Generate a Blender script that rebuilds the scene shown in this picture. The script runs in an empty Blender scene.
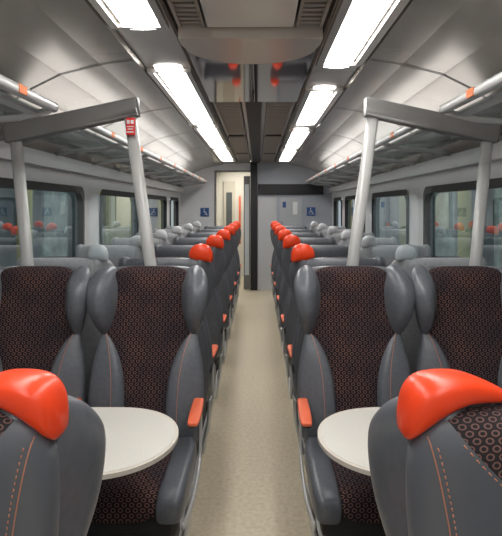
import bpy, bmesh, math, random
from mathutils import Vector, Matrix
random.seed(4)
S = bpy.context.scene
COL = S.collection
try:
    S.view_settings.view_transform = 'Standard'
except Exception: pass

# ---------------------------------------------------------------- materials
def nm(name):
    m = bpy.data.materials.new(name); m.use_nodes = True
    nt = m.node_tree; b = nt.nodes['Principled BSDF']
    return m, nt, b
def mat(name, col, rough=.5, metal=0., noise=0., nscale=40., bump=0., spec=.5, emis=None, estr=0., coat=0.):
    m, nt, b = nm(name)
    b.inputs['Base Color'].default_value = (*col, 1)
    b.inputs['Roughness'].default_value = rough
    b.inputs['Metallic'].default_value = metal
    b.inputs['Specular IOR Level'].default_value = spec
    b.inputs['Coat Weight'].default_value = coat
    if emis:
        b.inputs['Emission Color'].default_value = (*emis, 1); b.inputs['Emission Strength'].default_value = estr
    if noise or bump:
        tc = nt.nodes.new('ShaderNodeTexCoord'); n = nt.nodes.new('ShaderNodeTexNoise')
        n.inputs['Scale'].default_value = nscale; n.inputs['Detail'].default_value = 3
        nt.links.new(tc.outputs['Object'], n.inputs['Vector'])
        if noise:
            r = nt.nodes.new('ShaderNodeValToRGB')
            r.color_ramp.elements[0].position = .3; r.color_ramp.elements[1].position = .7
            r.color_ramp.elements[0].color = (*[max(0, c*(1-noise)) for c in col], 1)
            r.color_ramp.elements[1].color = (*[min(1, c*(1+noise)) for c in col], 1)
            nt.links.new(n.outputs['Fac'], r.inputs['Fac']); nt.links.new(r.outputs['Color'], b.inputs['Base Color'])
        if bump:
            bp = nt.nodes.new('ShaderNodeBump'); bp.inputs['Strength'].default_value = bump; bp.inputs['Distance'].default_value = .002
            nt.links.new(n.outputs['Fac'], bp.inputs['Height']); nt.links.new(bp.outputs['Normal'], b.inputs['Normal'])
    return m

class NB:
    def __init__(s, nt): s.nt = nt
    def m(s, op, a, b=None, c=None):
        n = s.nt.nodes.new('ShaderNodeMath'); n.operation = op
        for i, v in enumerate((a, b, c)):
            if v is None: continue
            if isinstance(v, (int, float)): n.inputs[i].default_value = v
            else: s.nt.links.new(v, n.inputs[i])
        return n.outputs[0]

def fabric_color(nt, P=.0255, ky=.9):
    nb = NB(nt)
    tc = nt.nodes.new('ShaderNodeTexCoord'); sp = nt.nodes.new('ShaderNodeSeparateXYZ')
    nt.links.new(tc.outputs['Object'], sp.inputs[0])
    u = sp.outputs['X']; v = nb.m('ADD', sp.outputs['Z'], nb.m('MULTIPLY', sp.outputs['Y'], ky))
    def ring(ou, ov):
        a = nb.m('ADD', nb.m('DIVIDE', u, P), ou+100); b = nb.m('ADD', nb.m('DIVIDE', v, P*1.5), ov+100)
        a = nb.m('SUBTRACT', nb.m('FRACT', a), .5)
        b = nb.m('MULTIPLY', nb.m('SUBTRACT', nb.m('FRACT', b), .5), 1.5)
        d = nb.m('SQRT', nb.m('ADD', nb.m('MULTIPLY', a, a), nb.m('MULTIPLY', b, b)))
        return nb.m('COMPARE', d, .27, .07)
    r = nb.m('MAXIMUM', ring(0, 0), ring(.5, .5))
    n = nt.nodes.new('ShaderNodeTexNoise'); n.inputs['Scale'].default_value = 7
    nt.links.new(tc.outputs['Object'], n.inputs['Vector'])
    cr = nt.nodes.new('ShaderNodeValToRGB')
    cr.color_ramp.elements[0].position = .35; cr.color_ramp.elements[0].color = (.085, .064, .072, 1)
    cr.color_ramp.elements[1].position = .70; cr.color_ramp.elements[1].color = (.22, .115, .092, 1)
    nt.links.new(n.outputs['Fac'], cr.inputs['Fac'])
    mx = nt.nodes.new('ShaderNodeMix'); mx.data_type = 'RGBA'
    mx.inputs['A'].default_value = (.020, .015, .018, 1)
    nt.links.new(r, mx.inputs['Factor']); nt.links.new(cr.outputs['Color'], mx.inputs['B'])
    return tc, sp, mx.outputs['Result']

M_fab, nt, b = nm('fabric_rings'); _, _, c = fabric_color(nt)
nt.links.new(c, b.inputs['Base Color']); b.inputs['Roughness'].default_value = .95; b.inputs['Specular IOR Level'].default_value = .1
LE = (.125, .134, .152)
M_shell, nt, b = nm('seat_shell_upholstery'); tc, sp, c = fabric_color(nt, .0125, -.8); nb = NB(nt)
zz = nb.m('ADD', nb.m('MULTIPLY', nb.m('MULTIPLY', sp.outputs['X'], sp.outputs['X']), 4.0), 1.04)
mask = nb.m('GREATER_THAN', sp.outputs['Z'], zz)
mx = nt.nodes.new('ShaderNodeMix'); mx.data_type = 'RGBA'; mx.inputs['A'].default_value = (*LE, 1)
nt.links.new(mask, mx.inputs['Factor']); nt.links.new(c, mx.inputs['B']); nt.links.new(mx.outputs['Result'], b.inputs['Base Color'])
nt.links.new(nb.m('ADD', nb.m('MULTIPLY', mask, .5), .36), b.inputs['Roughness'])
M_leath = mat('grey_leather', LE, .34, noise=.1, nscale=60, bump=.2)
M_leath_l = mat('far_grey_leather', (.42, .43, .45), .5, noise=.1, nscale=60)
M_leath_d = mat('dark_leather', (.05, .053, .06), .5)
M_red = mat('orange_red_plastic', (.92, .066, .014), .30, spec=.5)
M_org = mat('orange_armrest', (.88, .17, .075), .45)
M_gryh = mat('pale_grey_plastic', (.60, .61, .63), .38)
M_silver = mat('silver_paint', (.64, .64, .64), .32, metal=.3)
M_post = mat('post_grey', (.54, .54, .53), .32, metal=.1)
M_bar = mat('bar_grey', (.19, .185, .18), .4)
M_dark = mat('dark_plastic', (.02, .02, .022), .6)
M_ceil = mat('ceiling_metal', (.37, .34, .31), .22, metal=.6, noise=.05, nscale=5)
M_chan = mat('light_channel', (.50, .47, .44), .24, metal=.6)
M_lens = mat('lamp_lens', (.9, .9, .9), .4, emis=(1, .98, .95), estr=14)
M_mirror = mat('smoked_mirror', (.42, .38, .36), .06, metal=1.)
M_lip = mat('beige_panel', (.66, .60, .54), .22, metal=.4)
M_white = mat('white_panel', (.70, .71, .72), .4, noise=.03, nscale=3)
M_blue = mat('blue_grey_panel', (.40, .43, .48), .45)
M_vent = mat('vent_brown', (.36, .32, .28), .4, metal=.3)
M_seam = mat('seam_dark', (.08, .07, .065), .6)
M_black = mat('black', (.012, .012, .014), .5)
M_table = mat('pale_laminate', (.64, .62, .57), .35, noise=.05, nscale=300)
M_rim = mat('cream_rim', (.62, .57, .50), .4)
M_tag = mat('orange_tag', (.9, .25, .08), .5)
M_tagw = mat('tag_white', (.8, .8, .8), .5)
M_sred = mat('sign_red', (.75, .02, .02), .4)
M_sblue = mat('sign_blue', (.03, .09, .28), .5)
M_stitch = mat('orange_thread', (.60, .25, .15), .8)
M_floor, nt, b = nm('floor_vinyl'); nb = NB(nt)
tc = nt.nodes.new('ShaderNodeTexCoord'); sp = nt.nodes.new('ShaderNodeSeparateXYZ'); nt.links.new(tc.outputs['Object'], sp.inputs[0])
n = nt.nodes.new('ShaderNodeTexNoise'); n.inputs['Scale'].default_value = 45; n.inputs['Detail'].default_value = 5
nt.links.new(tc.outputs['Object'], n.inputs['Vector'])
cr = nt.nodes.new('ShaderNodeValToRGB'); cr.color_ramp.elements[0].position = .32; cr.color_ramp.elements[0].color = (.60, .51, .36, 1)
cr.color_ramp.elements[1].position = .62; cr.color_ramp.elements[1].color = (.72, .625, .46, 1)
nt.links.new(n.outputs['Fac'], cr.inputs['Fac'])
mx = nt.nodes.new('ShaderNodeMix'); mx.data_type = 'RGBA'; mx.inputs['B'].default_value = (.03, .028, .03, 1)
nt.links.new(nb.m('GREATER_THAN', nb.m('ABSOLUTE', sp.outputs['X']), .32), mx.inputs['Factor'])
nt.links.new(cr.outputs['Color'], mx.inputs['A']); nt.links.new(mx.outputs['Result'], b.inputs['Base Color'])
b.inputs['Roughness'].default_value = .34
def glass(name, tint, rmin, k=.6):
    m = bpy.data.materials.new(name); m.use_nodes = True; nt = m.node_tree; nt.nodes.clear()
    o = nt.nodes.new('ShaderNodeOutputMaterial'); t = nt.nodes.new('ShaderNodeBsdfTransparent'); g = nt.nodes.new('ShaderNodeBsdfGlossy')
    t.inputs[0].default_value = (*tint, 1); g.inputs['Roughness'].default_value = .0; g.inputs[0].default_value = (.9, .95, .97, 1)
    lw = nt.nodes.new('ShaderNodeLayerWeight'); lw.inputs[0].default_value = .3
    nb = NB(nt); f = nb.m('ADD', nb.m('MULTIPLY', lw.outputs['Fresnel'], k), rmin)
    mx = nt.nodes.new('ShaderNodeMixShader'); nt.links.new(f, mx.inputs[0]); nt.links.new(t.outputs[0], mx.inputs[1]); nt.links.new(g.outputs[0], mx.inputs[2])
    nt.links.new(mx.outputs[0], o.inputs[0]); return m
M_glass = glass('window_glass', (.50, .56, .56), .34, .36)
M_shelf = glass('rack_glass', (.85, .87, .87), .12, .5)
M_screen = glass('screen_glass', (.92, .94, .94), .04, .2)

# ---------------------------------------------------------------- mesh helpers
def newmesh(name, verts, faces, m, smooth=True):
    me = bpy.data.meshes.new(name); me.from_pydata([tuple(v) for v in verts], [], faces); me.update()
    bm = bmesh.new(); bm.from_mesh(me); bmesh.ops.recalc_face_normals(bm, faces=bm.faces); bm.to_mesh(me); bm.free()
    if smooth:
        for p in me.polygons: p.use_smooth = True
    me.materials.append(m); return me
def obj(name, me, parent=None, loc=(0, 0, 0), rotz=0., label=None, cat=None, kind=None, group=None):
    o = bpy.data.objects.new(name, me); o.location = loc; o.rotation_euler = (0, 0, rotz)
    if parent: o.parent = parent
    if label: o['label'] = label
    if cat: o['category'] = cat
    if kind: o['kind'] = kind
    if group: o['group'] = group
    COL.objects.link(o); return o
def cr_interp(keys, k=4):
    out = []; n = len(keys)
    for i in range(n-1):
        p0 = keys[max(i-1, 0)]; p1 = keys[i]; p2 = keys[i+1]; p3 = keys[min(i+2, n-1)]
        for j in range(k):
            t = j/k
            out.append(tuple(.5*((2*b)+(-a+c)*t+(2*a-5*b+4*c-d)*t*t+(-a+3*b-3*c+d)*t**3) for a, b, c, d in zip(p0, p1, p2, p3)))
    out.append(keys[-1]); return out
def ringpts(c, u, v, ru, rv, n, e):
    r = []
    for i in range(n):
        a = 2*math.pi*i/n; ca, sa = math.cos(a), math.sin(a)
        r.append(Vector(c)+u*(ru*math.copysign(abs(ca)**(2/e), ca))+v*(rv*math.copysign(abs(sa)**(2/e), sa)))
    return r
def loft_data(rings):
    vs = []; fs = []; n = len(rings[0])
    for r in rings: vs += r
    for k in range(len(rings)-1):
        for i in range(n):
            j = (i+1) % n; fs.append((k*n+i, k*n+j, (k+1)*n+j, (k+1)*n+i))
    fs.append(tuple(range(n))); fs.append(tuple(range((len(rings)-1)*n, len(rings)*n)))
    return vs, fs
X_, Y_, Z_ = Vector((1, 0, 0)), Vector((0, 1, 0)), Vector((0, 0, 1))
def loft_z(keys, m, name, n=24, e=2.6, k=4):
    rs = []
    for z, cx, cy, rx, ry, ro in cr_interp(keys, k):
        a = math.radians(ro); u = Vector((math.cos(a), math.sin(a), 0)); v = Vector((-math.sin(a), math.cos(a), 0))
        rs.append(ringpts((cx, cy, z), u, v, max(rx, .001), max(ry, .001), n, e))
    return newmesh(name, *loft_data(rs), m)
def loft_y(keys, m, name, n=24, e=2.6, k=4):
    rs = [ringpts((cx, y, cz), X_, Z_, max(rx, .001), max(rz, .001), n, e) for y, cx, cz, rx, rz in cr_interp(keys, k)]
    return newmesh(name, *loft_data(rs), m)
def loft_x(keys, m, name, n=24, e=2.6, k=4):
    rs = [ringpts((x, cy, cz), Y_, Z_, max(ry, .001), max(rz, .001), n, e) for x, cy, cz, ry, rz in cr_interp(keys, k)]
    return newmesh(name, *loft_data(rs), m)
def boxdata(x0, x1, y0, y1, z0, z1):
    v = [(x, y, z) for x in (x0, x1) for y in (y0, y1) for z in (z0, z1)]
    return v, [(0, 1, 3, 2), (4, 6, 7, 5), (0, 4, 5, 1), (2, 3, 7, 6), (0, 2, 6, 4), (1, 5, 7, 3)]
def box(name, b, m, bev=0., seg=2):
    me = newmesh(name, *boxdata(*b), m, smooth=False)
    if bev:
        bm = bmesh.new(); bm.from_mesh(me); bmesh.ops.bevel(bm, geom=bm.edges[:], offset=bev, segments=seg, affect='EDGES', profile=.6)
        bm.to_mesh(me); bm.free()
    return me
def boxes(name, bl, m):
    vs = []; fs = []
    for b in bl:
        v, f = boxdata(*b); o = len(vs); vs += v; fs += [tuple(i+o for i in q) for q in f]
    return newmesh(name, vs, fs, m, smooth=False)
def sweep(name, pts, m, ra, rb, up=Z_, n=14, e=2.5):
    pts = [Vector(p) for p in pts]; rs = []
    for i, p in enumerate(pts):
        d = (pts[min(i+1, len(pts)-1)]-pts[max(i-1, 0)]).normalized()
        s = d.cross(up).normalized(); t = s.cross(d).normalized()
        rs.append(ringpts(p, s, t, ra, rb, n, e))
    return newmesh(name, *loft_data(rs), m)

# ---------------------------------------------------------------- seat parts (front is -y)
def yb(z): return .02+.14*(z-.45)/.72
shell_k = [(.36, .20, .035), (.40, .225, .045), (.5, .240, .05), (.68, .240, .05), (.80, .222, .046), (.88, .204, .046), (.96, .204, .046), (1.06, .214, .045), (1.13, .215, .042), (1.16, .200, .034), (1.176, .175, .022), (1.182, .12, .010)]
def shell(m, nme): return loft_z([(z, 0, yb(z), hw, t, 0) for z, hw, t in shell_k], m, nme, n=56, e=3)
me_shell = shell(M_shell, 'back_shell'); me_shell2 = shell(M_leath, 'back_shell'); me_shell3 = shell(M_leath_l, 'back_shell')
fw = [(.42, .10, .03), (.46, .108, .036), (.6, .108, .038), (.70, .120, .036), (.79, .160, .032), (.87, .196, .028), (.95, .190, .028), (1.02, .176, .032), (1.08, .170, .038), (1.14, .168, .040), (1.168, .155, .032), (1.182, .11, .014), (1.185, .06, .006)]
me_cush = loft_z([(z, 0, yb(z)-.034, hw, t, 0) for z, hw, t in fw], M_fab, 'back_cushion', n=56, e=3.6)
def ear(s, m):
    k = [(.865, .199, -.012, .006, .012), (.89, .198, -.024, .020, .036), (.93, .198, -.040, .034, .062), (.99, .200, -.058, .046, .086), (1.05, .203, -.066, .052, .096), (1.10, .205, -.064, .053, .094), (1.14, .206, -.050, .046, .076), (1.167, .206, -.036, .034, .052), (1.183, .205, -.022, .016, .024), (1.187, .205, -.016, .004, .008)]
    return loft_z([(z, s*cx, yb(z)+cy, rx, ry, s*22) for z, cx, cy, rx, ry in k], m, 'headrest_wing', n=32, e=2.8)
me_ear = {s: ear(s, M_leath) for s in (-1, 1)}
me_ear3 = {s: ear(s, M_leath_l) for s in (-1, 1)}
lobe_k = [(.42, .165, -.03, .055, .02), (.46, .168, -.034, .076, .034), (.56, .170, -.040, .083, .046), (.68, .173, -.040, .080, .046), (.77, .178, -.038, .064, .042), (.84, .186, -.034, .040, .034), (.89, .197, -.026, .018, .020), (.91, .201, -.022, .004, .008)]
me_lobe = {s: loft_z([(z, s*cx, yb(z)+cy, rx, ry, s*12) for z, cx, cy, rx, ry in lobe_k], M_leath, 'side_bolster', n=36, e=3.4) for s in (-1, 1)}
me_seam = {}
for s in (-1, 1):
    pts = []
    for z, cx, cy, rx, ry in cr_interp(lobe_k[1:-1], 4):
        a = math.radians(s*12); px_ = -s*.45*rx; py_ = -ry*.985
        pts.append((s*cx+px_*math.cos(a)-py_*math.sin(a), yb(z)+cy+px_*math.sin(a)+py_*math.cos(a), z))
    me_seam[s] = sweep('bolster_seam', pts, M_stitch, .0012, .0012, up=Y_, n=6, e=2)
me_seat = loft_y([(-.505, 0, .405, .10, .02), (-.495, 0, .41, .135, .045), (-.45, 0, .415, .15, .06), (-.3, 0, .41, .15, .058), (-.12, 0, .405, .145, .055), (-.01, 0, .41, .13, .05)], M_fab, 'seat_cushion', n=40, e=3.2)
def sb(s): return loft_y([(-.50, s*.18, .395, .03, .022), (-.485, s*.184, .40, .043, .045), (-.42, s*.188, .405, .050, .056), (-.25, s*.188, .405, .050, .058), (-.08, s*.186, .405, .048, .056), (.0, s*.18, .41, .03, .04)], M_leath, 'cushion_bolster', n=28, e=3.6)
me_sb = {s: sb(s) for s in (-1, 1)}
me_tray = box('seat_tray', (-.21, .21, -.46, .04, .29, .37), M_dark, .02)
me_ped = box('seat_pedestal', (-.15, .15, -.36, .02, .0, .30), M_dark, .015)
def arm(s): return loft_y([(-.275, s*.242, .610, .010, .004), (-.265, s*.242, .611, .021, .009), (-.2, s*.242, .614, .025, .011), (-.1, s*.24, .615, .024, .011), (-.03, s*.238, .615, .022, .009)], M_org, 'armrest', n=20, e=3)
me_arm = {s: arm(s) for s in (-1, 1)}
def armb(s): return loft_y([(-.25, s*.24, .594, .014, .008), (-.15, s*.24, .588, .017, .014), (.0, s*.238, .580, .020, .024), (.05, s*.236, .575, .02, .026)], M_leath_d, 'armrest_support', n=16, e=3)
me_armb = {s: armb(s) for s in (-1, 1)}
def frame(s):
    pts = [(s*.248, -.10, .590), (s*.250, -.07, .54), (s*.25, -.07, .45), (s*.25, -.10, .38), (s*.248, -.18, .340), (s*.245, -.30, .328), (s*.24, -.40, .328), (s*.235, -.48, .345)]
    return sweep('side_frame', cr_interp(pts, 3), M_silver, .014, .007, up=X_)
me_frame = {s: frame(s) for s in (-1, 1)}
def leg(s):
    pts = [(s*.22, -.20, .33), (s*.215, -.205, .2), (s*.195, -.215, .1), (s*.18, -.22, .02), (s*.18, -.22, .0)]
    return sweep('leg', cr_interp(pts, 3), M_silver, .014, .035, up=Y_)
me_leg = {s: leg(s) for s in (-1, 1)}
def handle(s, m):
    k = [(.140, 1.184, .005, .004), (.150, 1.187, .015, .008), (.17, 1.192, .024, .012), (.195, 1.195, .031, .017), (.22, 1.190, .035, .023), (.241, 1.181, .036, .029), (.255, 1.171, .033, .031), (.264, 1.162, .026, .026), (.270, 1.156, .012, .012)]
    return loft_x([(s*x, .148, z, ry, rz) for x, z, ry, rz in k], m, 'grab_handle', n=28, e=2.7, k=5)
me_hr = {s: handle(s, M_red) for s in (-1, 1)}
def handle_r(s, m, sc, nme='grab_handle'):
    k = [(-.065, -.008, .010, .010), (-.056, -.004, .022, .026), (-.035, .0, .030, .040), (-.005, .002, .034, .046), (.025, -.001, .034, .045), (.046, -.010, .030, .040), (.057, -.018, .022, .028), (.062, -.022, .010, .012)]
    return loft_x([(s*(.208+x*sc), .150, 1.194+z*sc, ry*sc, rz*sc) for x, z, ry, rz in k], m, nme, n=24, e=2.4, k=4)
me_hf = {s: handle_r(s, M_red, 1.) for s in (-1, 1)}
me_hg = {s: handle_r(s, M_gryh, .9) for s in (-1, 1)}
def shell_back_y(x, z):
    ks = cr_interp([(a, b, c) for a, b, c in shell_k], 6); best = min(ks, key=lambda q: abs(q[0]-z))
    r = min(abs(x)/best[1], .999); return yb(z)+best[2]*(1-r**3)**(1/3)
def thread(path, w=.0008):
    pts = [(x, shell_back_y(x, z)+.0002, z) for x, z in path]
    vs = []; fs = []
    for a, b in zip(pts[::2], pts[1::2]):
        a = Vector(a); b = Vector(b); d = (b-a).normalized(); s = d.cross(Y_).normalized(); t = s.cross(d).normalized(); o = len(vs)
        for p in (a, b):
            for q in ((1, 0), (0, 1), (-1, 0), (0, -1)): vs.append(p+s*q[0]*w+t*q[1]*w)
        for i in range(4): fs.append((o+i, o+(i+1) % 4, o+4+(i+1) % 4, o+4+i))
        fs += [(o, o+1, o+2, o+3), (o+4, o+5, o+6, o+7)]
    return newmesh('stitching', vs, fs, M_stitch)
me_st = [thread([(x/1000, 1.04+4.0*(x/1000)**2-.006) for x in range(-170, 171, 3)])]
def sx_(s, z, dx): return s*(.201-dx-.24*(1.15-z)+.25*(1.15-z)**2)
for s in (-1, 1):
    me_st.append(thread([(sx_(s, z/1000, .006), z/1000) for z in range(850, 1150, 4)]))
    pts = [(sx_(s, z/1000, 0), shell_back_y(sx_(s, z/1000, 0), z/1000), z/1000) for z in range(800, 1156, 8)]
    me_st.append(sweep('shell_seam', pts, M_stitch, .0008, .0008, up=Y_, n=6, e=2))

def seat(x, y, away, hand, label, group, kindn='mid', zs=1., xs=1.):
    side = 1 if x < 0 else -1
    s = -side if away else side
    e = bpy.data.objects.new('train_seat', None); e.empty_display_size = .1
    e.location = (x, y, 0); e.rotation_euler = (0, 0, math.pi if away else 0); e.scale = (xs, 1, zs)
    e['label'] = label; e['category'] = 'seat'; e['group'] = group; COL.objects.link(e)
    def p(n, me): return obj(n, me, e)
    sh = p('back_shell', me_shell if kindn == 'near' else me_shell3 if kindn == 'pale' else me_shell2); p('back_cushion', me_cush)
    for q in (-1, 1):
        w_ = p('headrest_wing', (me_ear3 if kindn == 'pale' else me_ear)[q])
        if kindn == 'near': w_.scale = (.97, 1, 1)
        p('side_bolster', me_lobe[q]); p('cushion_bolster', me_sb[q])
        if not away: p('bolster_seam', me_seam[q])
    p('seat_cushion', me_seat); p('seat_tray', me_tray); p('seat_pedestal', me_ped)
    a = p('armrest', me_arm[s]); a['label'] = 'orange padded armrest'
    p('armrest_support', me_armb[s]); p('side_frame', me_frame[s]); p('leg', me_leg[s])
    if hand:
        h = p('grab_handle', (me_hg if hand == 'grey' else me_hr if kindn == 'near' else me_hf)[s])
        h['label'] = 'glossy orange-red grab handle' if hand == 'red' else 'pale grey plastic grab handle'
        if kindn == 'near': h.location = (-s*.018, 0, .006)
        else: h.location.z = .012
    if kindn == 'near':
        sh.scale = (1.12, 1, 1)
        for m_s in me_st:
            t = p(m_s.name.split('.')[0], m_s); t.scale = (1.12, 1, 1)
    return e
XA, XW = .464, .996
for sx in (-1, 1):
    seat(sx*.466, .77, True, 'red', 'grey leather aisle seat turned to the table, orange-red handle', 'table bay seats', 'near', 1.022, 1.03)
    seat(sx*XA, 2.225, False, None, 'winged grey leather aisle seat with ring-patterned fabric facing the table', 'table bay seats', zs=.990, xs=1.0)
    seat(sx*XW, 2.225, False, None, 'winged grey leather window seat with ring-patterned fabric facing the table', 'table bay seats', zs=.990, xs=1.0)
    for i in range(6):
        y = 2.76+.85*i
        seat(sx*XA, y, True, 'red', 'grey aisle seat seen from behind with orange-red handle', 'rows of airline-style seats', zs=1.005, xs=.97)
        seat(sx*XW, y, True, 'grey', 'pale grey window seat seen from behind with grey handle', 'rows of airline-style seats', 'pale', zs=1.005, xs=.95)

# ---------------------------------------------------------------- tables
def table(sx):
    e = bpy.data.objects.new('table', None); e.location = (sx*.75, 1.575, 0); COL.objects.link(e)
    e['label'] = 'plain pale table with cream rim and rounded end between facing seats'; e['category'] = 'table'; e['group'] = 'bay tables'
    def outline(g):
        pts = []; hw = .235-g
        for i in range(41):
            a = -math.pi/2+math.pi*i/40
            pts.append((-(.27+(.26-g)*math.cos(a)**.85), hw*math.sin(a)))
        return pts+[(.54, hw), (.54, -hw)]
    def slab(g, z0, z1, m, n):
        o = outline(g); N = len(o); vs = [(sx*x, y, z0) for x, y in o]+[(sx*x, y, z1) for x, y in o]
        fs = [tuple(range(N)), tuple(range(N, 2*N))]+[(i, (i+1) % N, N+(i+1) % N, N+i) for i in range(N)]
        return newmesh(n, vs, fs, m, False)
    obj('table_rim', slab(0, .717, .73, M_rim, 'table_rim'), e)
    obj('table_top', slab(.010, .72, .7312, M_table, 'table_top'), e)
    obj('table_underside', slab(.012, .708, .717, M_dark, 'table_underside'), e)
    obj('table_leg', sweep('table_leg', [(0, 0, 0), (0, 0, .02), (0, 0, .35), (0, 0, .713)], M_silver, .045, .03, up=Y_), e)
    obj('table_foot', box('table_foot', (-.12, .12, -.1, .1, 0, .02), M_silver, .008), e)
for sx in (-1, 1): table(sx)

# ---------------------------------------------------------------- partition frames on posts
for sx in (-1, 1):
    e = bpy.data.objects.new('partition_frame', None); e.location = (sx*.8, 2.485, 0); COL.objects.link(e)
    e['label'] = 'grey metal frame with leaning posts between seat backs'+(', red sticker on post' if sx < 0 else ''); e['category'] = 'partition frame'; e['group'] = 'partition frames'
    def L(x): return sx*(x-.8)
    obj('post', sweep('post', [(L(.43), 0, 0), (L(.43), 0, .3), (L(.49), 0, 1.1), (L(.60), 0, 1.90)], M_post, .030, .022, up=Y_), e)
    obj('post', sweep('post', [(L(1.04), 0, 0), (L(1.10), 0, 1.1), (L(1.165), 0, 1.80)], M_post, .028, .022, up=Y_), e)
    obj('top_bar', sweep('top_bar', [(L(.562), 0, 1.943), (L(.565), 0, 1.943), (L(.88), 0, 1.875), (L(1.20), 0, 1.81), (L(1.21), 0, 1.808)], M_bar, .036, .046, up=Z_, e=9, n=32), e)
    q = [(L(.62), 1.87), (L(1.14), 1.77), (L(1.095), 1.2), (L(.535), 1.2)]
    obj('glass_panel', newmesh('glass_panel', [(x, -.004, z) for x, z in q]+[(x, .004, z) for x, z in q], [(0, 1, 2, 3), (4, 5, 6, 7), (0, 1, 5, 4), (1, 2, 6, 5), (2, 3, 7, 6), (3, 0, 4, 7)], M_screen, False), e)
    if sx < 0:
        obj('sticker', box('sticker', (.190, .234, -.042, -.030, 1.80, 1.885), M_sred, .004), e)
        obj('sticker_symbol', boxes('sticker_symbol', [(.195, .209, -.045, -.041, 1.854, 1.872), (.214, .228, -.045, -.041, 1.854, 1.872), (.195, .228, -.045, -.041, 1.838, 1.843), (.199, .225, -.045, -.041, 1.826, 1.831), (.195, .228, -.045, -.041, 1.811, 1.817)], M_tagw), e)

# ---------------------------------------------------------------- luggage racks
def rack(sx, y0, y1, lab):
    e = bpy.data.objects.new('luggage_rack', None); e.location = (sx*1.1, (y0+y1)/2, 1.85); COL.objects.link(e)
    e['label'] = lab; e['category'] = 'luggage rack'; e['group'] = 'overhead luggage racks'
    h = (y1-y0)/2
    obj('front_rail', sweep('front_rail', [(-sx*.24, -h, .035), (-sx*.24, -h+.01, .035), (-sx*.24, h-.01, .035), (-sx*.24, h, .035)], M_silver, .019, .022, n=18), e)
    obj('rail_trim', boxes('rail_trim', [(min(-sx*.19, -sx*.14), max(-sx*.19, -sx*.14), -h, h, .0, .014)], M_silver), e)
    obj('glass_shelf', boxes('glass_shelf', [(min(-sx*.22, sx*.16), max(-sx*.22, sx*.16), -h, h, .003, .009)], M_shelf), e)
    nb_ = int((y1-y0)/.85)+1
    for i in range(nb_+1):
        yy = -h+.03+(2*h-.06)*i/nb_
        obj('bracket', sweep('bracket', [(-sx*.24, yy, .02), (-sx*.1, yy, -.015), (sx*.1, yy, -.03), (sx*.21, yy, -.05)], M_silver, .012, .014), e)
        if 0 < i:
            t = obj('number_tag', boxes('number_tag', [(min(-sx*.261, -sx*.235), max(-sx*.261, -sx*.235), yy-.33, yy-.27, .02, .052)], M_tag), e); t['label'] = 'orange seat number tag'
rack(-1, -.6, 2.2, 'silver luggage rack above the table bay'); rack(1, -.6, 2.25, 'silver luggage rack above the table bay')
rack(-1, 2.56, 8.6, 'long silver and glass luggage rack over windows'); rack(1, 2.56, 8.6, 'long silver and glass luggage rack over windows')

# ---------------------------------------------------------------- shell
Y0, Y1 = -1.5, 8.8
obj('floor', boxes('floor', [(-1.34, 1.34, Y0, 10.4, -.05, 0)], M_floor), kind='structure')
prof = [(-1.36, 1.74), (-1.27, 1.9), (-1.13, 2.02), (-.95, 2.11), (-.75, 2.16), (-.585, 2.185), (-.575, 2.215), (-.325, 2.225), (-.32, 2.25), (0, 2.25)]
prof = prof+[(-x, z) for x, z in prof[::-1][1:]]
pts = prof+[(1.36, 2.34), (-1.36, 2.34)]; N = len(pts)
vs = [(x, Y0, z) for x, z in pts]+[(x, 10.4, z) for x, z in pts]
fs = [tuple(range(N)), tuple(range(N, 2*N))]+[(i, (i+1) % N, N+(i+1) % N, N+i) for i in range(N)]
obj('ceiling', newmesh('ceiling', vs, fs, M_ceil, False), kind='structure')
k = 1
sl = [p for p in prof if p[0] <= -.585]
for sx in (-1, 1):
    for yy in (1.35, 2.5, 3.7, 4.9, 6.1, 7.3):
        vs = []; fs = []
        for x, z in sl: vs += [(sx*-x, yy-.006, z-.003), (sx*-x, yy+.006, z-.003)]
        for i in range(len(sl)-1): fs.append((2*i, 2*i+1, 2*i+3, 2*i+2))
        obj('trim_%d' % k, newmesh('trim', vs, fs, M_seam, False), kind='structure'); k += 1
WIN = [(-.9, 1.0), (1.25, 3.88), (4.3, 5.65), (6.05, 7.4), (7.7, 8.5)]
ZB, ZT = .86, 1.585
for sx, nmw in ((-1, 'wall_left'), (1, 'wall_right')):
    bl = []
    def bx(y0, y1, z0, z1, o=0): bl.append((min(sx*(1.32-o), sx*1.38), max(sx*(1.32-o), sx*1.38), y0, y1, z0, z1))
    bx(Y0, Y1, 0, ZB); bx(Y0, Y1, ZT, 1.80)
    ys = [Y0]+[v for w in WIN for v in w]+[Y1]
    for i in range(0, len(ys), 2): bx(ys[i], ys[i+1], ZB, ZT)
    bx(Y0, Y1, 0, .32, .04)
    bx(Y0, Y1, 1.70, 1.78, .05)
    obj(nmw, boxes(nmw, bl, M_white), kind='structure')
wn = 1
def rr(h, v, r, n=6):
    o = []
    for cx, cz, a0 in ((h-r, v-r, 0), (-h+r, v-r, 90), (-h+r, -v+r, 180), (h-r, -v+r, 270)):
        for i in range(n+1):
            t = math.radians(a0+90*i/n); o.append((cx+r*math.cos(t), cz+r*math.sin(t)))
    return o
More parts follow.
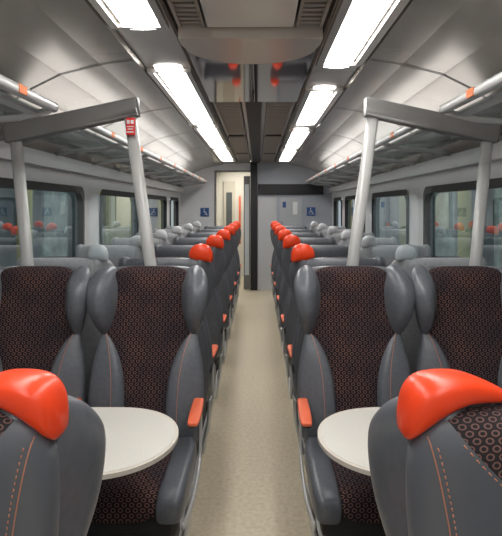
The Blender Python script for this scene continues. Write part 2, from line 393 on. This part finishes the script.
for sx in (-1, 1):
    for y0, y1 in WIN:
        h = (y1-y0)/2; v = (ZT-ZB)/2; A = rr(h+.02, v+.02, .08); B = rr(h-.03, v-.03, .09); N = len(A)
        vs = [(-sx*.008, y, z) for y, z in A]+[(-sx*.014, y, z) for y, z in B]+[(sx*.03, y, z) for y, z in B]
        fs = []
        for L0 in (0, N):
            for i in range(N): fs.append((L0+i, L0+(i+1) % N, L0+N+(i+1) % N, L0+N+i))
        w = obj('window_%d' % wn, newmesh('window_frame', vs, fs, M_dark, False), loc=(sx*1.32, (y0+y1)/2, (ZB+ZT)/2), kind='structure'); wn += 1
        obj('window_pane', newmesh('window_pane', [(sx*.028, y, z) for y, z in rr(h-.02, v-.02, .09)], [tuple(range(N))], M_glass, False), w)
obj('wall_back', boxes('wall_back', [(-1.34, 1.34, Y0-.05, Y0, 0, 2.3)], M_white), kind='structure')
for i, sx in enumerate((-1, 1)):
    obj('trim_%d' % k, boxes('trim', [(min(sx*.30, sx*.325), max(sx*.30, sx*.325), Y0, 8.3, 0, .014)], M_silver), kind='structure'); k += 1
obj('wall_end', boxes('wall_end', [(-1.34, -.70, Y1, Y1+.06, 0, 2.3), (-.70, -.10, Y1, Y1+.06, 2.06, 2.3)], M_white), kind='structure')
obj('wall_far', boxes('wall_far', [(.02, 1.34, Y1, Y1+.06, 0, 2.3)], M_blue), kind='structure')
obj('trim_%d' % k, boxes('trim', [(-.10, .02, Y1-.05, Y1+.07, 0, 2.24)], M_black), kind='structure'); k += 1
obj('trim_%d' % k, boxes('trim', [(-.73, -.70, Y1-.02, Y1+.07, 0, 2.09), (-.70, -.10, Y1-.02, Y1, 2.06, 2.09)], M_bar), kind='structure'); k += 1
M_ves = mat('vestibule_cream', (.80, .77, .68), .4)
obj('wall_vestibule', boxes('wall_vestibule', [(-1.34, 1.34, 10.35, 10.4, 0, 2.3), (-1.34, -1.3, 8.86, 10.35, 0, 2.3), (1.3, 1.34, 8.86, 10.35, 0, 2.3)], M_ves), kind='structure')
d = obj('door_1', box('door_1', (-.22, -.105, Y1+.08, Y1+.11, 0, 2.0), M_bar, .006), kind='structure')
obj('door_window', box('door_window', (-.20, -.125, Y1+.074, Y1+.081, .25, 1.85), mat('door_glass', (.70, .73, .75), .1), .004), d)
d = obj('door_2', box('door_2', (-.68, -.44, 10.30, 10.352, 0, 1.98), mat('door_cream', (.62, .58, .48), .4), .01), kind='structure')
obj('door_window', box('door_window', (-.62, -.50, 10.292, 10.302, 1.0, 1.75), mat('door_pane', (.12, .13, .13), .1), .004), d)
obj('handrail', sweep('handrail', [(-.34, 10.30, .7), (-.34, 10.27, .75), (-.34, 10.27, 1.6), (-.34, 10.30, 1.65), (-.34, 10.352, 1.66)], M_org, .018, .018, up=X_), label='orange vertical handrail on the vestibule wall', cat='handrail')
d = obj('door_3', box('door_3', (.03, .36, Y1-.02, Y1+.004, 0, 1.62), mat('door_pale_grey', (.54, .55, .56), .4), .006), kind='structure')
M_lensw = mat('vestibule_lens', (.9, .9, .9), .4, emis=(1, .95, .86), estr=15)
obj('ceiling_light', box('vestibule_lamp', (-.8, -.1, 9.1, 9.9, 2.21, 2.252), M_lensw, .01), label='flat white vestibule ceiling lamp beyond the door', cat='light')
e = obj('display_screen', box('display_screen', (.04, 1.17, Y1-.06, Y1+.005, 1.67, 1.85), M_black, .01), label='long black passenger display on blue-grey bulkhead', cat='display')
e = obj('equipment_cabinet', box('equipment_cabinet', (.42, .80, Y1-.03, Y1+.002, .75, 1.62), mat('cabinet_grey', (.46, .48, .51), .4), .006), label='blue-grey equipment cabinet panel on the bulkhead', cat='cabinet')
obj('notice', boxes('notice', [(.46, .52, Y1-.036, Y1-.03, 1.44, 1.54)], M_sblue), e)
obj('notice', boxes('notice', [(.64, .72, Y1-.036, Y1-.03, 1.32, 1.54)], M_tagw), e)
obj('door_handle', boxes('door_handle', [(.44, .455, Y1-.05, Y1-.03, 1.1, 1.2)], M_bar), e)
obj('safety_notice', boxes('safety_notice', [(.37, .41, Y1-.008, Y1+.004, 1.10, 1.18)], M_tag), label='small orange safety notice on the bulkhead', cat='sign')
def wheelchair_sign(x, y, z, sc, lab):
    s = obj('wheelchair_sign', boxes('wheelchair_sign', [(-.5*sc, .5*sc, 0, .014, -.5*sc, .5*sc)], M_sblue), loc=(x, y, z), label=lab, cat='sign')
    vs = []; fs = []
    def strip(pts, w):
        for (x0, z0), (x1, z1) in zip(pts, pts[1:]):
            d = Vector((x1-x0, z1-z0)).normalized()*w; n = Vector((-d.y, d.x)); o = len(vs)
            for a, b in ((x0-d.x+n.x, z0-d.y+n.y), (x1+d.x+n.x, z1+d.y+n.y), (x1+d.x-n.x, z1+d.y-n.y), (x0-d.x-n.x, z0-d.y-n.y)): vs.append((a*sc, -.003, b*sc))
            fs.append((o, o+1, o+2, o+3))
    strip([(-.06+.2*math.cos(math.radians(a)), -.14+.2*math.sin(math.radians(a))) for a in range(100, 350, 15)], .025)
    strip([(-.06, .22), (-.04, -.06), (.14, -.06), (.24, -.32), (.3, -.3)], .035)
    strip([(-.05, .08), (.12, .08)], .03)
    o = len(vs); vs.extend([((-.06+.07*math.cos(a*math.pi/6))*sc, -.003, (.33+.07*math.sin(a*math.pi/6))*sc) for a in range(12)]); fs.append(tuple(range(o, o+12)))
    obj('wheelchair_symbol', newmesh('wheelchair_symbol', vs, fs, M_tagw, False), s)
wheelchair_sign(-.90, Y1-.012, 1.36, .15, 'blue wheelchair symbol sign on white bulkhead')
wheelchair_sign(.96, Y1-.012, 1.37, .15, 'blue wheelchair symbol sign on blue-grey bulkhead')

# ---------------------------------------------------------------- ceiling fittings
def lamp(sx, y0, y1):
    R = .078 if sx > 0 else .084; zc = 2.214; g = R+.004
    keys = [(y0, sx*.452, zc, R-.025, .006), (y0+.012, sx*.452, zc, R-.006, .014), (y0+.05, sx*.452, zc, R, .018), (y1-.05, sx*.452, zc, R, .018), (y1-.012, sx*.452, zc, R-.006, .014), (y1, sx*.452, zc, R-.025, .006)]
    e = bpy.data.objects.new('ceiling_light', None); COL.objects.link(e)
    e['label'] = 'long glowing white strip light along the ceiling'; e['category'] = 'light'; e['group'] = 'ceiling strip lights'
    obj('lamp_lens', loft_y(keys, M_lens, 'lamp_lens', n=20, e=2.6, k=2), e)
    obj('lamp_housing', boxes('lamp_housing', [(sx*.452-.118, sx*.452-g, y0-.02, y1+.02, 2.182, 2.222), (sx*.452+g, sx*.452+.118, y0-.02, y1+.02, 2.182, 2.222), (sx*.452-g, sx*.452+g, y0-.02, y0, 2.182, 2.222), (sx*.452-g, sx*.452+g, y1, y1+.02, 2.182, 2.222)], M_chan), e)
for y0, y1 in ((-1.3, .1), (.3, 2.05), (2.75, 4.5), (4.72, 6.3), (6.5, 8.1)): lamp(-1, y0, y1)
for y0, y1 in ((-1.3, .1), (.3, 2.60), (3.2, 4.5), (4.9, 6.3), (6.6, 8.1)): lamp(1, y0, y1)
for sx in (-1, 1):
    obj('trim_%d' % k, boxes('trim', [(sx*.452-.122, sx*.452+.122, Y0, 8.75, 2.205, 2.23)], M_chan), kind='structure'); k += 1
def vent(x0, x1, y0, y1, step, lab):
    e = obj('ceiling_vent', boxes('ceiling_vent', [(x0, x1, y0, y1, 2.225, 2.252)], M_black), label=lab, cat='vent', group='ceiling air vents')
    bl = [(x0, x0+.012, y0, y1, 2.2, 2.226), (x1-.012, x1, y0, y1, 2.2, 2.226)]; y = y0
    while y < y1-.001: bl.append((x0+.01, x1-.01, y, min(y+step*.55, y1), 2.212, 2.226)); y += step
    obj('vent_grille', boxes('vent_grille', bl, M_vent), e)
for sx in (-1, 1):
    a, b_ = sorted((sx*.19, sx*.30))
    vent(a, b_, .9, 2.1, .045, 'slotted brown air vent beside the central ceiling panel')
    a, b_ = sorted((sx*.10, sx*.29))
    for q0, q1 in ((3.58, 5.3), (5.5, 7.1), (7.3, 8.7)):
        vent(a, b_, q0, q1, .06, 'slotted brown air vent in the central ceiling channel')
obj('ceiling_panel', box('ceiling_panel', (-.18, .18, .3, 2.1, 2.20, 2.252), mat('pale_ceiling_panel', (.74, .72, .68), .25, metal=.2), .004), label='flat pale metal ceiling panel between vents', cat='ceiling panel')
obj('ceiling_recess_strip', box('ceiling_recess_strip', (-.06, .06, 3.56, 8.7, 2.21, 2.252), M_black, .004), label='dark recessed strip along the ceiling centre', cat='ceiling strip')
e = bpy.data.objects.new('ceiling_hatch', None); e.location = (0, 2.8, 2.2); COL.objects.link(e)
e['label'] = 'smoked mirror ceiling hatch with curved beige lip'; e['category'] = 'ceiling hatch'
for a, b_ in ((-.305, -.006), (.006, .305)):
    obj('mirror_panel', box('mirror_panel', (a, b_, -.62, .72, -.015, .052), M_mirror, .004), e)
n = 24; top = []; arc = []
for i in range(n+1):
    x = -.305+.61*i/n; t = x/.305
    arc.append((x, -.60+.30*math.sqrt(max(0, 1-abs(t)**2.2)))); top.append((x, -.68))
vs = []; fs = []
for zz in (-.04, .045):
    vs += [(x, y, zz) for x, y in top]+[(x, y, zz) for x, y in arc]
m_ = n+1
for i in range(n):
    fs += [(i, i+1, m_+i+1, m_+i), (2*m_+i, 2*m_+i+1, 3*m_+i+1, 3*m_+i), (m_+i, m_+i+1, 3*m_+i+1, 3*m_+i), (i, i+1, 2*m_+i+1, 2*m_+i)]
fs += [(0, m_, 3*m_, 2*m_), (n, m_+n, 3*m_+n, 2*m_+n)]
obj('curved_lip', newmesh('curved_lip', vs, fs, M_lip, False), e)

# ---------------------------------------------------------------- fill lights (added over the rack shelves to brighten ceiling and seats)
for sx in (-1, 1):
    for y0, y1 in ((-.5, 2.1), (2.7, 5.5), (5.6, 8.4)):
        ld = bpy.data.lights.new('fill_uplight', 'AREA'); ld.shape = 'RECTANGLE'; ld.size = .2; ld.size_y = y1-y0; ld.energy = 1.2*(y1-y0); ld.color = (1, .97, .93)
        o = bpy.data.objects.new('fill_uplight', ld); o.location = (sx*1.05, (y0+y1)/2, 1.87); o.rotation_euler = (math.pi, 0, 0); COL.objects.link(o)

# ---------------------------------------------------------------- outside: station
M_stw = mat('station_wall_paint', (.09, .115, .12), .8, noise=.85, nscale=1.4)
M_col = mat('station_column_paint', (.70, .62, .12), .6)
M_plat = mat('platform_concrete', (.30, .30, .28), .9, noise=.2, nscale=3)
M_plamp = mat('platform_lamp_tube', (.8, .8, .8), emis=(.85, .95, 1), estr=22)
M_post2 = mat('poster_board', (.30, .36, .32), .6, noise=.8, nscale=3)
for sx in (-1, 1):
    obj('station_wall', boxes('station_wall', [(min(sx*5, sx*5.1), max(sx*5, sx*5.1), -6, 26, -1, 3.4)], M_stw), label='dim blue-grey station wall outside the windows', cat='wall')
    obj('platform', boxes('platform', [(min(sx*1.6, sx*4.98), max(sx*1.6, sx*4.98), -6, 26, -.9, .0)], M_plat), label='concrete station platform beside the train', cat='platform')
    cpy = obj('platform_canopy', boxes('platform_canopy', [(min(sx*2.3, sx*4.98), max(sx*2.3, sx*4.98), -6, 26, 2.95, 3.05)], M_stw), label='canopy roof with lamps over the station platform', cat='canopy')
    for i in range(5):
        y = 7.4+3.4*i+(.8 if sx > 0 else 0)
        obj('station_column', sweep('station_column', [(0, 0, 0), (0, 0, .1), (0, 0, 2.9), (0, 0, 2.95)], M_col, .10, .10, up=Y_), loc=(sx*3.4, y, 0), label='yellow-green painted column on the station platform', cat='column', group='platform columns')
        obj('platform_lamp', box('platform_lamp', (-.6, .6, -.08, .08, -.05, .05), M_plamp, .02), cpy, loc=(sx*2.9, y-2.2, 2.9), rotz=math.pi/2)
        obj('advertising_board', boxes('advertising_board', [(-.03, .03, -.7, .7, 0, 1.95)], M_post2), loc=(sx*4.8, y+1.2, 0), label='pale mottled board standing on the platform', cat='board', group='platform boards')
for y0, y1, zt in ((15.5, 18.2, 1.9), (18.5, 21, 1.9)):
    obj('hoarding_panel', boxes('hoarding_panel', [(-4.70, -4.65, y0, y1, 0, zt)], M_col), label='yellow-green hoarding panel on the station platform', cat='panel', group='hoarding panels')

w = bpy.data.worlds.new('World'); S.world = w; w.use_nodes = True
w.node_tree.nodes['Background'].inputs[0].default_value = (.88, .93, 1, 1); w.node_tree.nodes['Background'].inputs[1].default_value = 1.8

# ---------------------------------------------------------------- camera
cd = bpy.data.cameras.new('Camera'); cam = bpy.data.objects.new('Camera', cd); COL.objects.link(cam)
cam.location = (.032, 0, 1.45); cam.rotation_euler = (math.pi/2, 0, 0)
cd.sensor_fit = 'HORIZONTAL'; cd.sensor_width = 36; cd.lens = 503/502*36; cd.shift_x = -7/502; cd.shift_y = -61/502; cd.clip_start = .02
S.camera = cam
